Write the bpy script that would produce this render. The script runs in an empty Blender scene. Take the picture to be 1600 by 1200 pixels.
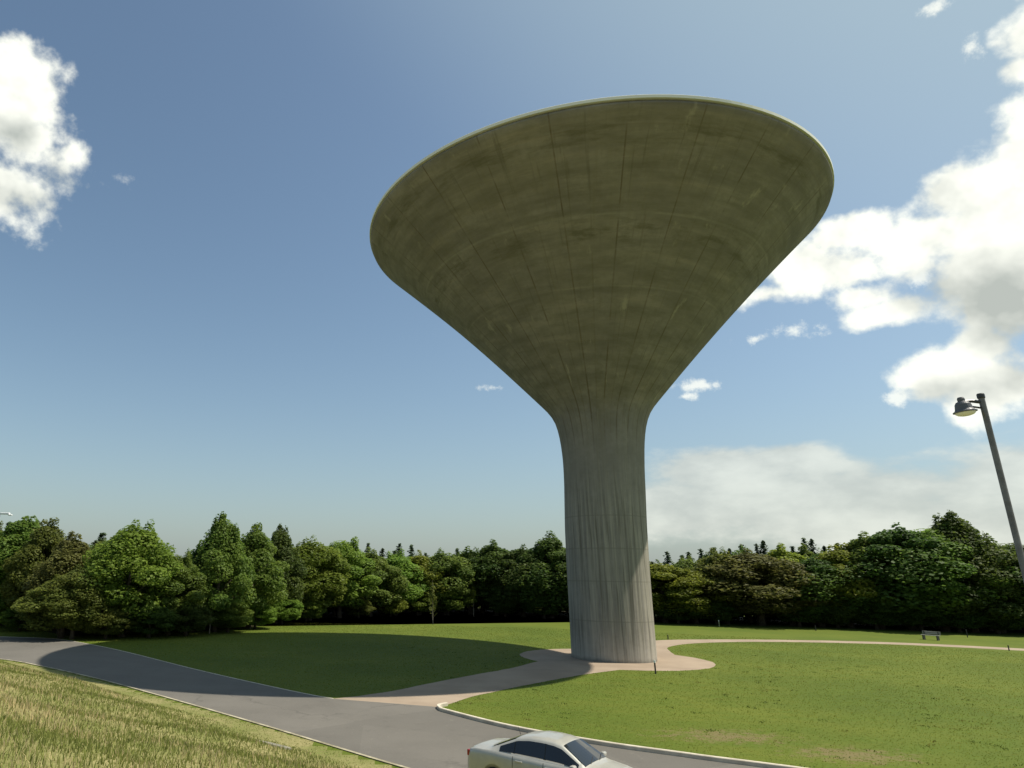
import bpy, bmesh, math, random
import numpy as np
from mathutils import Vector, Matrix
R = math.radians
S = bpy.context.scene
COL = S.collection
random.seed(4)
RNG = np.random.default_rng(11)

# ------------------------------------------------------------------ camera
CAM_H = 5.2
FPX, PITCH, ROLL, SX, SY = 1053.315, 0.298235, 0.0188555, -202.912, -23.313   # focal in 1600-px units
_F = Vector((0, math.cos(PITCH), math.sin(PITCH)))
_R0 = Vector((1, 0, 0)); _U0 = _R0.cross(_F)
RX = _R0 * math.cos(ROLL) + _U0 * math.sin(ROLL)
UX = _U0 * math.cos(ROLL) - _R0 * math.sin(ROLL)
cd = bpy.data.cameras.new('camera'); cam = bpy.data.objects.new('camera', cd); COL.objects.link(cam)
cd.sensor_width = 36; cd.sensor_fit = 'HORIZONTAL'; cd.lens = FPX / 1600 * 36
cd.shift_x = -SX / 1600; cd.shift_y = SY / 1600
cd.clip_start = 0.1; cd.clip_end = 9000
cam.matrix_world = Matrix(((RX.x, UX.x, -_F.x, 0), (RX.y, UX.y, -_F.y, 0), (RX.z, UX.z, -_F.z, CAM_H), (0, 0, 0, 1)))
S.camera = cam

def ray(px, py): return _F + RX * ((px - 800 - SX) / FPX) - UX * ((py - 600 - SY) / FPX)
def gp(px, py, z=0.0):                       # survey: a sighting from the camera station to a point on the ground
    d = ray(px, py); t = (z - CAM_H) / d.z
    return (d.x * t, d.y * t)
def zat(px, py, y):                          # survey: height of a sighted point at depth y
    d = ray(px, py); return CAM_H + d.z * y / d.y

# ------------------------------------------------------------------ exposure, sun, sky
S.view_settings.view_transform = 'Standard'; S.view_settings.look = 'None'
S.view_settings.exposure = 0.36; S.view_settings.gamma = 1.0
SUN_EL, SUN_AZ = R(58.0), R(89.3)            # azimuth from +Y towards +X
sl = bpy.data.lights.new('sun', 'SUN'); sl.energy = 5.0; sl.angle = R(0.53); sl.color = (1.0, 0.93, 0.80)
so = bpy.data.objects.new('sun', sl); COL.objects.link(so)
sdir = Vector((math.cos(SUN_EL) * math.sin(SUN_AZ), math.cos(SUN_EL) * math.cos(SUN_AZ), math.sin(SUN_EL)))
so.rotation_euler = sdir.to_track_quat('Z', 'Y').to_euler(); so.location = sdir * 200

class NT:                                    # tiny node builder
    def __init__(s, tree): s.t = tree; s.n = tree.nodes; s.l = tree.links
    def add(s, kind, **kw):
        nd = s.n.new(kind)
        for k, v in kw.items(): setattr(nd, k, v)
        return nd
    def put(s, sock, v):
        if isinstance(v, bpy.types.NodeSocket): s.l.new(v, sock)
        elif v is not None: sock.default_value = v
    def math(s, op, a, b=None, c=None, clamp=False):
        nd = s.add('ShaderNodeMath', operation=op, use_clamp=clamp)
        for i, v in enumerate((a, b, c)): s.put(nd.inputs[i], v)
        return nd.outputs[0]
    def vmath(s, op, a, b=None, c=None):
        nd = s.add('ShaderNodeVectorMath', operation=op)
        for i, v in enumerate((a, b, c)):
            if v is not None: s.put(nd.inputs[i], v)
        return nd.outputs['Value'] if op in ('LENGTH', 'DOT_PRODUCT') else nd.outputs[0]
    def noise(s, vec, scale, detail=4, rough=0.55, lac=2.0, dist=0.0):
        nd = s.add('ShaderNodeTexNoise'); s.put(nd.inputs['Vector'], vec)
        nd.inputs['Scale'].default_value = scale; nd.inputs['Detail'].default_value = detail
        nd.inputs['Roughness'].default_value = rough; nd.inputs['Lacunarity'].default_value = lac
        nd.inputs['Distortion'].default_value = dist
        return nd.outputs['Fac']
    def ramp(s, v, a, b, c=0.0, d=1.0, smooth=True):
        nd = s.add('ShaderNodeMapRange'); nd.interpolation_type = 'SMOOTHSTEP' if smooth else 'LINEAR'
        s.put(nd.inputs['Value'], v)
        for k, q in zip(('From Min', 'From Max', 'To Min', 'To Max'), (a, b, c, d)): nd.inputs[k].default_value = q
        return nd.outputs[0]
    def mix(s, f, a, b, mode='MIX'):
        nd = s.add('ShaderNodeMix', data_type='RGBA', blend_type=mode); nd.clamp_result = False
        s.put(nd.inputs[0], f)
        for i, v in ((6, a), (7, b)):
            s.put(nd.inputs[i], v if not isinstance(v, tuple) else tuple(v)[:3] + (1.0,))
        return nd.outputs[2]
    def xyz(s, vec):
        nd = s.add('ShaderNodeSeparateXYZ'); s.put(nd.inputs[0], vec); return nd.outputs
    def comb(s, x, y, z):
        nd = s.add('ShaderNodeCombineXYZ')
        for i, v in enumerate((x, y, z)): s.put(nd.inputs[i], v)
        return nd.outputs[0]

SKY_STRENGTH = 0.10
world = bpy.data.worlds.new('World'); S.world = world; world.use_nodes = True
def build_sky():
    g = NT(world.node_tree); g.n.clear()
    out = g.add('ShaderNodeOutputWorld'); bg = g.add('ShaderNodeBackground'); bg.inputs[1].default_value = SKY_STRENGTH
    g.l.new(bg.outputs[0], out.inputs[0])
    sky = g.add('ShaderNodeTexSky', sky_type='NISHITA'); sky.sun_disc = False
    sky.sun_elevation = SUN_EL; sky.sun_rotation = SUN_AZ
    sky.air_density = 1.0; sky.dust_density = 1.6; sky.ozone_density = 1.6; sky.altitude = 20
    gen = g.add('ShaderNodeTexCoord').outputs['Generated']
    x, y, z = g.xyz(gen)
    az = g.math('MULTIPLY', g.math('ARCTAN2', x, y), 180 / math.pi)
    el = g.math('MULTIPLY', g.math('ARCSINE', z), 180 / math.pi)
    ae = g.comb(az, el, 0.0)
    # cloud catalogue: azimuth, elevation, half-width, half-height in degrees
    CUM = [(-34.8, 33.2, 4.4, 3.1), (-32.3, 30.7, 5.2, 3.3), (-33.8, 28.0, 5.0, 2.8), (-28.4, 30.9, 2.1, 1.5), (-29.6, 30.4, 2.4, 1.6), (-34.3, 35.4, 2.3, 1.4), (50.2, 32.0, 2.09, 2.02), (49.0, 30.6, 1.44, 0.87), (48.4, 25.7, 3.11, 2.89), (43.6, 24.7, 2.79, 2.16), (38.6, 23.9, 3.0, 1.36), (41.4, 22.6, 4.14, 2.46), (45.7, 22.1, 4.53, 4.59), (33.7, 21.8, 2.7, 2.26), (31.8, 20.8, 3.0, 1.02), (37.6, 19.4, 2.24, 1.13), (38.8, 18.0, 3.04, 1.03), (44.8, 17.8, 3.3, 2.74), (43.1, 14.9, 1.55, 1.52), (41.3, 13.4, 3.4, 1.56), (43.9, 12.1, 2.96, 2.35), (37.3, 21.4, 2.28, 1.74),
           (56.0, 27.0, 5.0, 4.0), (54.0, 18.0, 5.0, 4.0), (63.0, 22.0, 6.0, 3.0), (-41.0, 30.0, 5.0, 4.0), (-70.0, 20.0, 7.0, 3.0), (170.0, 18.0, 9.0, 3.0)]
    WISP = [(45.6, 36.0, 1.69, 0.63), (47.0, 33.0, 0.69, 1.13), (38.4, 12.2, 1.05, 0.6), (33.5, 17.8, 2.44, 0.73), (25.8, 14.6, 1.93, 0.59), (25.0, 13.9, 1.16, 0.39), (9.7, 15.5, 1.65, 0.43), (30.5, 17.6, 1.51, 0.47), (41.2, 20.0, 0.85, 1.03)]
    BANK = [(32.7, 5.6, 14.0, 3.6), (24.0, 5.4, 6.0, 3.0), (26.6, 8.1, 6.12, 2.38), (44.2, 6.1, 6.79, 3.2), (38.6, 3.8, 9.9, 2.02), (31.3, 8.6, 3.61, 1.59), (56.0, 5.0, 12.0, 4.0)]
    GREY = [(45.1, 16.9, 3.25, 3.11), (-32.5, 27.1, 5.68, 1.78), (43.7, 12.3, 2.69, 1.38), (-28.8, 29.0, 3.33, 1.14), (41.1, 12.3, 3.23, 1.02), (-32.5, 31.3, 1.8, 1.29), (41.7, 19.0, 2.66, 1.64), (49.0, 19.0, 5.0, 3.0)]
    def field(tab, k):
        acc = None
        for a, e, w, hh in tab:
            v = g.vmath('MULTIPLY_ADD', ae, (1 / w, 1 / hh, 0), (-a / w, -e / hh, 0))
            ln = g.vmath('LENGTH', v)
            acc = ln if acc is None else g.math('SMOOTH_MIN', acc, ln, k)
        return g.math('SUBTRACT', 1.0, acc)
    n1 = g.noise(gen, 11.0, 10, 0.58)
    n2 = g.noise(g.vmath('ADD', gen, (0.020, 0.002, 0.024)), 11.0, 4, 0.55)   # the same noise a step towards the sun
    n3 = g.noise(g.vmath('MULTIPLY', gen, (1, 1, 2.2)), 9.0, 7, 0.55)
    nc = g.math('SUBTRACT', n1, 0.5)
    fc = g.math('MULTIPLY_ADD', nc, 3.6, g.math('ADD', field(CUM, 0.25), 0.16))
    nf = g.math('SUBTRACT', g.noise(gen, 34.0, 7, 0.66), 0.5)
    fw = g.math('MULTIPLY_ADD', nf, 4.2, field(WISP, 0.1))
    fb = g.math('MULTIPLY_ADD', g.math('SUBTRACT', n3, 0.5), 1.7, field(BANK, 0.35))
    mc = g.ramp(fc, -0.05, 0.62); mw = g.math('MULTIPLY', g.ramp(fw, 0.1, 1.2), 0.75)
    mb = g.math('MULTIPLY', g.ramp(fb, -0.02, 0.42), 0.76)
    relief = g.math('MULTIPLY', g.math('SUBTRACT', g.noise(gen, 11.0, 4, 0.55), n2), 2.4)
    grey = g.math('MULTIPLY', g.ramp(g.math('MULTIPLY_ADD', nc, 1.2, field(GREY, 0.3)), -0.5, 1.0), 0.8)
    grey = g.math('SUBTRACT', grey, relief, clamp=True)
    k = 1 / SKY_STRENGTH
    white = (0.86 * k, 0.87 * k, 0.79 * k); dull = (0.40 * k, 0.43 * k, 0.40 * k)
    ccol = g.mix(grey, white, dull)
    bcol = g.mix(g.ramp(n3, 0.3, 0.7), (0.46 * k, 0.485 * k, 0.45 * k), (0.68 * k, 0.70 * k, 0.63 * k))
    base = g.mix(1.0, sky.outputs[0], (1.0, 1.055, 0.97), 'MULTIPLY')
    # thin high veil that whitens the air towards the sun and near the horizon
    cs = g.vmath('DOT_PRODUCT', gen, tuple(sdir))
    veil = g.math('MULTIPLY', g.ramp(cs, 0.50, 0.95), 0.75)
    base = g.mix(veil, base, (0.325 * k, 0.43 * k, 0.465 * k))
    low = g.math('MULTIPLY', g.math('EXPONENT', g.math('MULTIPLY', el, -1 / 7.0)), 0.75, clamp=True)
    base = g.mix(low, base, (0.275 * k, 0.322 * k, 0.340 * k))
    c = g.mix(mb, base, bcol); c = g.mix(mw, c, white); c = g.mix(mc, c, ccol)
    g.l.new(c, bg.inputs[0])
build_sky()

# ------------------------------------------------------------------ materials
def mat(name, build=None, col=None, rough=0.8, metal=0.0, spec=0.5):
    m = bpy.data.materials.new(name); m.use_nodes = True
    g = NT(m.node_tree); b = g.n['Principled BSDF']
    b.inputs['Roughness'].default_value = rough; b.inputs['Metallic'].default_value = metal
    b.inputs['Specular IOR Level'].default_value = spec
    if col: b.inputs['Base Color'].default_value = tuple(col) + (1,)
    if build: build(g, b)
    return m
def bump(g, b, h, strength=0.4, dist=0.02):
    nd = g.add('ShaderNodeBump'); nd.inputs['Strength'].default_value = strength; nd.inputs['Distance'].default_value = dist
    g.l.new(h, nd.inputs['Height']); g.l.new(nd.outputs[0], b.inputs['Normal'])
def objc(g): return g.add('ShaderNodeTexCoord').outputs['Object']

def f_lawn(g, b):
    p = objc(g)
    big = g.noise(p, 0.10, 6, 0.62); mid = g.noise(g.vmath('MULTIPLY', p, (0.45, 1.3, 1)), 0.8, 6, 0.65); fine = g.noise(g.vmath('MULTIPLY', p, (0.6, 1.2, 1)), 5.0, 5, 0.7)
    c = g.mix(g.ramp(big, 0.32, 0.68), (0.066, 0.096, 0.010), (0.110, 0.132, 0.016))
    c = g.mix(g.ramp(mid, 0.38, 0.72), c, (0.078, 0.114, 0.011))
    c = g.mix(g.math('MULTIPLY', g.ramp(fine, 0.5, 0.75), 0.55), c, (0.155, 0.165, 0.028))
    c = g.mix(g.math('MULTIPLY', g.ramp(fine, 0.46, 0.27), 0.4), c, (0.048, 0.076, 0.009))
    # worn brown patches beside the kerb
    x, y, z = g.xyz(p)
    d1 = g.vmath('LENGTH', g.vmath('MULTIPLY', g.vmath('SUBTRACT', p, (12.4, 26.6, 0)), (0.30, 0.6, 0)))
    d2 = g.vmath('LENGTH', g.vmath('MULTIPLY', g.vmath('SUBTRACT', p, (15.3, 24.2, 0)), (0.34, 0.6, 0)))
    d = g.math('MINIMUM', d1, d2)
    w = g.math('ADD', g.math('SUBTRACT', 1.0, d), g.math('MULTIPLY', g.math('SUBTRACT', g.noise(p, 2.4, 5, 0.7), 0.5), 3.2))
    c = g.mix(g.math('MULTIPLY', g.ramp(w, 0.2, 0.9), 0.75), c, (0.17, 0.13, 0.065))
    g.l.new(c, b.inputs['Base Color']); bump(g, b, fine, 0.22, 0.03)
M_LAWN = mat('lawn_turf', f_lawn, rough=0.9, spec=0.15)
def f_meadow(g, b):
    p = objc(g)
    c = g.mix(g.ramp(g.noise(p, 0.5, 5, 0.6), 0.35, 0.65), (0.14, 0.17, 0.042), (0.30, 0.265, 0.125))
    c = g.mix(g.ramp(g.noise(p, 9, 4, 0.7), 0.3, 0.7), c, (0.17, 0.16, 0.06))
    g.l.new(c, b.inputs['Base Color'])
M_MEADOW = mat('meadow_soil', f_meadow, rough=0.95, spec=0.1)
def f_asph(g, b):
    p = objc(g)
    c = g.mix(g.ramp(g.noise(p, 0.25, 4, 0.6), 0.3, 0.7), (0.110, 0.102, 0.089), (0.138, 0.128, 0.112))
    c = g.mix(g.math('MULTIPLY', g.ramp(g.noise(p, 30, 3, 0.7), 0.3, 0.75), 0.5), c, (0.19, 0.175, 0.15))
    c = g.mix(g.math('MULTIPLY', g.ramp(g.noise(p, 1.6, 5, 0.65), 0.55, 0.75), 0.35), c, (0.075, 0.07, 0.062))
    vo = g.add('ShaderNodeTexVoronoi', feature='DISTANCE_TO_EDGE'); vo.inputs['Scale'].default_value = 0.16
    g.l.new(g.vmath('ADD', p, g.vmath('MULTIPLY', g.comb(g.noise(p, 0.9, 4, 0.6), g.noise(g.vmath('ADD', p, (7, 3, 0)), 0.9, 4, 0.6), 0.0), (2.2, 2.2, 0))), vo.inputs['Vector'])
    c = g.mix(g.math('MULTIPLY', g.ramp(vo.outputs['Distance'], 0.012, 0.002), g.math('MULTIPLY', g.ramp(g.noise(p, 0.12, 2, 0.5), 0.48, 0.6), 0.38)), c, (0.05, 0.047, 0.042))
    vc = g.add('ShaderNodeTexVoronoi', feature='F1'); vc.inputs['Scale'].default_value = 0.11; g.l.new(p, vc.inputs['Vector'])
    cr, cg, cb = g.xyz(vc.outputs['Color']); c = g.mix(g.math('MULTIPLY', cr, 0.34), c, (0.085, 0.08, 0.07))
    c = g.mix(g.math('MULTIPLY', g.ramp(g.noise(p, 3.0, 5, 0.7), 0.6, 0.72), 0.4), c, (0.22, 0.20, 0.165))
    g.l.new(c, b.inputs['Base Color']); bump(g, b, g.noise(p, 60, 2, 0.6), 0.3, 0.01)
M_ASPH = mat('asphalt', f_asph, rough=0.9, spec=0.25)
def f_path(g, b):
    p = objc(g)
    c = g.mix(g.ramp(g.noise(p, 0.35, 4, 0.6), 0.3, 0.7), (0.262, 0.206, 0.152), (0.335, 0.268, 0.20))
    c = g.mix(g.math('MULTIPLY', g.ramp(g.noise(p, 14, 4, 0.7), 0.4, 0.75), 0.5), c, (0.30, 0.22, 0.15))
    g.l.new(c, b.inputs['Base Color']); bump(g, b, g.noise(p, 25, 3, 0.6), 0.3, 0.01)
M_PATH = mat('pink_gravel', f_path, rough=0.95, spec=0.2)
def f_kerb(g, b):
    p = objc(g)
    c = g.mix(g.ramp(g.noise(p, 2.5, 5, 0.65), 0.3, 0.7), (0.44, 0.39, 0.31), (0.62, 0.56, 0.45))
    g.l.new(c, b.inputs['Base Color'])
M_KERB = mat('kerb_concrete', f_kerb, rough=0.9, spec=0.2)
M_EDGE = mat('edging_stone', lambda g, b: g.l.new(g.mix(g.ramp(g.noise(objc(g), 1.2, 5, 0.7), 0.35, 0.65), (0.20, 0.175, 0.11), (0.42, 0.38, 0.27)), b.inputs['Base Color']), rough=0.9)
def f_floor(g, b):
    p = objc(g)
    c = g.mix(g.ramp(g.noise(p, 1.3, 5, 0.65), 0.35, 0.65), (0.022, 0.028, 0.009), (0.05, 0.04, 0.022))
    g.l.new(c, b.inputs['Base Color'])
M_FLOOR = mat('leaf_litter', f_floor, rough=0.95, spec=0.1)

def f_conc(part):
    def f(g, b):
        p = objc(g); x, y, z = g.xyz(p)
        ang = g.math('ARCTAN2', y, x); rad = g.math('SQRT', g.math('ADD', g.math('MULTIPLY', x, x), g.math('MULTIPLY', y, y)))
        blot = g.noise(p, 0.32, 6, 0.62); fine = g.noise(p, 2.4, 6, 0.7)
        c = g.mix(g.ramp(blot, 0.3, 0.7), (0.205, 0.188, 0.166), (0.285, 0.263, 0.228))
        c = g.mix(g.math('MULTIPLY', g.ramp(fine, 0.35, 0.75), 0.5), c, (0.185, 0.17, 0.135))
        if True:
            low_z = g.ramp(z, 15.5, 8.0); c0 = c
            # board-marked shuttering: vertical streaks that change at each lift
            lift = g.math('FLOOR', g.math('MULTIPLY_ADD', z, 1 / 2.4, -0.06))
            q = g.comb(g.math('MULTIPLY', ang, 5.5), 0.0, g.math('MULTIPLY', z, 0.05))
            st = g.noise(q, 2.2, 3, 0.75); st2 = g.noise(g.comb(g.math('MULTIPLY', ang, 11), 3.3, g.math('MULTIPLY', z, 0.12)), 1.3, 2, 0.6)
            c = g.mix(g.math('MULTIPLY', g.ramp(st, 0.38, 0.68), 0.62), c, (0.43, 0.395, 0.315))
            c = g.mix(g.math('MULTIPLY', g.ramp(st2, 0.53, 0.68), 0.8), c, (0.135, 0.122, 0.094))
            ln = None
            for zj in (2.55, 5.15, 7.35, 9.6):
                q1 = g.ramp(g.math('ABSOLUTE', g.math('SUBTRACT', z, zj)), 0.06, 0.01); ln = q1 if ln is None else g.math('MAXIMUM', ln, q1)
            tone = g.noise(g.comb(0.0, 0.0, lift), 1.7, 1, 0.5)
            c = g.mix(g.math('MULTIPLY', g.ramp(tone, 0.35, 0.65), 0.22), c, (0.22, 0.21, 0.175))
            c = g.mix(g.math('MULTIPLY', ln, 0.5), c, (0.18, 0.165, 0.13))
            low = g.ramp(g.math('MULTIPLY_ADD', fine, 1.5, z), 3.2, 0.2)      # washed pale foot
            c = g.mix(g.math('MULTIPLY', low, 0.35), c, (0.55, 0.52, 0.45))
            c = g.mix(g.math('MULTIPLY', g.ramp(g.math('MULTIPLY_ADD', fine, 0.5, z), 0.55, 0.25), 0.6), c, (0.11, 0.10, 0.08))   # dirt at the foot, with the contact shadow line painted in
            c = g.mix(low_z, c0, c)
        if part == 'stem':
            bump(g, b, g.math('ADD', st, g.math('MULTIPLY', st2, 0.6)), 0.5, 0.04)
        else:
            # 24 radial shutter joints, then 48 of half strength; ring joints; damp patches
            def joints(n, w, off=0.0):
                fr = g.math('FRACT', g.math('MULTIPLY_ADD', ang, n / (2 * math.pi), off))
                dd = g.math('MULTIPLY', g.math('MULTIPLY', g.math('ABSOLUTE', g.math('SUBTRACT', fr, 0.5)), 2 * math.pi / n), rad)
                return g.ramp(dd, w, 0.015)
            wob = g.ramp(g.noise(p, 0.6, 3, 0.6), 0.3, 0.6)
            c = g.mix(g.math('MULTIPLY', g.math('MULTIPLY', joints(24, 0.075), g.math('MULTIPLY', wob, g.ramp(z, 13.0, 17.5))), 0.85), c, (0.115, 0.088, 0.058))
            inner = g.ramp(rad, 13.2, 12.9)
            c = g.mix(g.math('MULTIPLY', g.math('MULTIPLY', joints(24, 0.07, 0.5), inner), g.math('MULTIPLY', g.math('MULTIPLY', wob, g.ramp(z, 13.5, 18.0)), 0.4)), c, (0.15, 0.125, 0.08))
            board = g.noise(g.comb(g.math('MULTIPLY', ang, 30), g.math('MULTIPLY', rad, 0.15), 0.0), 1.6, 2, 0.7)
            c = g.mix(g.math('MULTIPLY', g.ramp(board, 0.50, 0.75), 0.45), c, (0.22, 0.20, 0.145))
            # rings: courses of concrete with their own tone
            crs = g.math('FLOOR', g.math('MULTIPLY', rad, 0.62))
            seg = g.math('FLOOR', g.math('MULTIPLY_ADD', ang, 24 / (2 * math.pi), g.math('MULTIPLY', crs, 0.5)))
            wn = g.add('ShaderNodeTexWhiteNoise', noise_dimensions='3D'); g.l.new(g.comb(crs, seg, 2.0), wn.inputs['Vector'])
            c = g.mix(g.math('MULTIPLY', g.math('MULTIPLY', wn.outputs['Value'], 0.3), g.ramp(z, 12.5, 17.0)), c, (0.24, 0.215, 0.155))
            for rr, ww, cc, st in ((13.05, 0.10, (0.38, 0.36, 0.30), 0.28), (9.6, 0.07, (0.40, 0.37, 0.29), 0.2), (6.9, 0.05, (0.20, 0.175, 0.12), 0.3), (16.9, 0.06, (0.2, 0.17, 0.12), 0.35)):
                rl = g.ramp(g.math('ABSOLUTE', g.math('SUBTRACT', rad, rr)), ww, 0.01)
                c = g.mix(g.math('MULTIPLY', rl, st), c, cc)
            # damp stains: stretched round the bowl, mostly beneath the outer ring joint and near the lip
            q = g.comb(g.math('MULTIPLY', ang, 4.0), g.math('MULTIPLY', rad, 1.5), 0.0)
            bands = g.noise(g.comb(g.math('MULTIPLY', ang, 1.6), g.math('MULTIPLY', rad, 1.3), 9.0), 1.0, 6, 0.62)
            c = g.mix(g.math('MULTIPLY', g.math('MULTIPLY', g.ramp(bands, 0.42, 0.68), g.ramp(z, 14.0, 19.0)), 0.55), c, (0.135, 0.125, 0.10))
            c = g.mix(g.math('MULTIPLY', g.math('MULTIPLY', g.ramp(bands, 0.46, 0.30), g.ramp(z, 14.0, 19.0)), 0.45), c, (0.33, 0.288, 0.232))
            drip = g.noise(g.comb(g.math('MULTIPLY', ang, 46.0), g.math('MULTIPLY', rad, 0.22), 3.0), 1.0, 4, 0.65)
            c = g.mix(g.math('MULTIPLY', g.math('MULTIPLY', g.ramp(drip, 0.56, 0.72), g.ramp(z, 15.0, 22.0)), 0.5), c, (0.12, 0.11, 0.085))
            sn = g.noise(q, 1.15, 7, 0.68)
            band = g.math('MAXIMUM', g.math('MAXIMUM', g.ramp(g.math('ABSOLUTE', g.math('SUBTRACT', rad, 12.3)), 1.0, 0.2),
                          g.ramp(g.math('ABSOLUTE', g.math('SUBTRACT', rad, 16.6)), 1.0, 0.1)), 0.42)
            stn = g.math('MULTIPLY', g.math('MULTIPLY', g.ramp(sn, 0.44, 0.66), band), g.ramp(z, 11.6, 18.0))
            c = g.mix(g.math('MULTIPLY', stn, 0.85), c, (0.13, 0.12, 0.08))
            # a pale run of lime
            pale = g.math('MULTIPLY', g.ramp(g.noise(g.comb(g.math('MULTIPLY', ang, 9), g.math('MULTIPLY', rad, 0.5), 5.0), 1.0, 5, 0.6), 0.62, 0.72), 0.5)
            c = g.mix(pale, c, (0.42, 0.39, 0.30))
            bump(g, b, fine, 0.3, 0.03)
        g.l.new(c, b.inputs['Base Color'])
    return f
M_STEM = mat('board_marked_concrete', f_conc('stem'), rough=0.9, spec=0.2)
M_BOWL = mat('bowl_concrete', f_conc('bowl'), rough=0.9, spec=0.2)
M_CAP = mat('rim_flashing', col=(0.78, 0.78, 0.72), rough=0.6)

def leaf_mat(name, a, bcol, trans=0.54):
    def f(g, b):
        at = g.add('ShaderNodeAttribute', attribute_name='tone'); t = at.outputs['Fac']
        c = g.mix(t, a, bcol)
        r = g.add('ShaderNodeObjectInfo').outputs['Random']
        hs = g.add('ShaderNodeHueSaturation'); g.l.new(c, hs.inputs['Color'])
        g.l.new(g.ramp(r, 0, 1, 0.485, 0.515, False), hs.inputs['Hue']); g.l.new(g.ramp(r, 0, 1, 0.95, 1.32, False), hs.inputs['Value'])
        g.l.new(hs.outputs[0], b.inputs['Base Color'])
        tr = g.add('ShaderNodeBsdfTranslucent'); g.l.new(hs.outputs[0], tr.inputs[0])
        mx = g.add('ShaderNodeMixShader'); mx.inputs[0].default_value = trans
        out = g.n['Material Output']
        g.l.new(b.outputs[0], mx.inputs[1]); g.l.new(tr.outputs[0], mx.inputs[2]); g.l.new(mx.outputs[0], out.inputs[0])
    return mat(name, f, rough=0.6, spec=0.25)
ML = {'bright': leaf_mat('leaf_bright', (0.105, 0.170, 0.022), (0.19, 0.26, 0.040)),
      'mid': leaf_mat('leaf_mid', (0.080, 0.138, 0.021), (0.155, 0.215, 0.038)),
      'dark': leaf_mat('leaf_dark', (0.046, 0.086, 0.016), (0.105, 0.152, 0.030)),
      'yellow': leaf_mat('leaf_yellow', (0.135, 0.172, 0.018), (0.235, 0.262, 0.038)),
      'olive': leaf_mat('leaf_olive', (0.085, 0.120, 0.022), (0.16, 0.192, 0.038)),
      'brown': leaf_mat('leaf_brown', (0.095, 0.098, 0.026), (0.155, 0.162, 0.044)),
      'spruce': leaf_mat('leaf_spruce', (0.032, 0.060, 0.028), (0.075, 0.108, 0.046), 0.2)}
def f_bark(g, b):
    p = objc(g)
    c = g.mix(g.ramp(g.noise(g.vmath('MULTIPLY', p, (1, 1, 0.2)), 12, 5, 0.6), 0.3, 0.7), (0.06, 0.045, 0.03), (0.14, 0.115, 0.085))
    g.l.new(c, b.inputs['Base Color'])
M_BARK = mat('bark', f_bark, rough=0.9)
M_PALEBARK = mat('pale_bark', col=(0.22, 0.19, 0.14), rough=0.9)
def grass_mat(name, base):
    def f(g, b):
        at = g.add('ShaderNodeAttribute', attribute_name='blade'); 
        g.l.new(at.outputs['Color'], b.inputs['Base Color'])
        tr = g.add('ShaderNodeBsdfTranslucent'); g.l.new(at.outputs['Color'], tr.inputs[0])
        mx = g.add('ShaderNodeMixShader'); mx.inputs[0].default_value = 0.5
        g.l.new(b.outputs[0], mx.inputs[1]); g.l.new(tr.outputs[0], mx.inputs[2]); g.l.new(mx.outputs[0], g.n['Material Output'].inputs[0])
    return mat(name, f, rough=0.7, spec=0.2)
M_BLADE = grass_mat('grass_blade', None)

# ------------------------------------------------------------------ object helpers
def tag(o, label=None, cat=None, group=None, kind=None):
    for k, v in (('label', label), ('category', cat), ('group', group), ('kind', kind)):
        if v: o[k] = v
    return o
def empty(name, loc, rz=0.0):
    o = bpy.data.objects.new(name, None); COL.objects.link(o); o.location = loc; o.rotation_euler = (0, 0, rz)
    o.empty_display_size = 0.3
    return o
def link(name, me, m, parent=None, smooth=False):
    o = bpy.data.objects.new(name, me); COL.objects.link(o)
    if m is not None: me.materials.append(m)
    if parent: o.parent = parent
    if smooth:
        for p in me.polygons: p.use_smooth = True
    return o
def from_bm(name, bm, m, parent=None, smooth=False):
    bmesh.ops.recalc_face_normals(bm, faces=bm.faces)
    me = bpy.data.meshes.new(name); bm.to_mesh(me); bm.free()
    return link(name, me, m, parent, smooth)
def from_arr(name, V, Fq, m, parent=None, attr=None, aname='tone', smooth=False):
    V = np.asarray(V, np.float32); Fq = np.asarray(Fq, np.int32)
    me = bpy.data.meshes.new(name); n = Fq.shape[1]
    me.vertices.add(len(V)); me.vertices.foreach_set('co', V.ravel())
    me.loops.add(Fq.size); me.loops.foreach_set('vertex_index', Fq.ravel())
    me.polygons.add(len(Fq)); me.polygons.foreach_set('loop_start', np.arange(0, Fq.size, n, dtype=np.int32))
    try: me.polygons.foreach_set('loop_total', np.full(len(Fq), n, np.int32))
    except Exception: pass
    me.update(calc_edges=True)
    if attr is not None:
        attr = np.asarray(attr, np.float32)
        if attr.ndim == 1:
            a = me.attributes.new(aname, 'FLOAT', 'FACE'); a.data.foreach_set('value', attr)
        else:
            a = me.attributes.new(aname, 'FLOAT_COLOR', 'FACE'); a.data.foreach_set('color', np.c_[attr, np.ones(len(attr), np.float32)].ravel().astype(np.float32))
    return link(name, me, m, parent, smooth)
def add_box(bm, c, s, rz=0.0, bev=0.0):
    r = bmesh.ops.create_cube(bm, size=1.0); vs = r['verts']
    bmesh.ops.scale(bm, vec=s, verts=vs)
    if bev: 
        es = list({e for v in vs for e in v.link_edges})
        rb = bmesh.ops.bevel(bm, geom=es, offset=bev, segments=2, affect='EDGES', profile=0.5)
        vs = list({v for f in rb['faces'] for v in f.verts} | {v for v in vs if v.is_valid})
    if rz: bmesh.ops.rotate(bm, cent=(0, 0, 0), matrix=Matrix.Rotation(rz, 3, 'Z'), verts=vs)
    bmesh.ops.translate(bm, vec=c, verts=vs)
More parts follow.
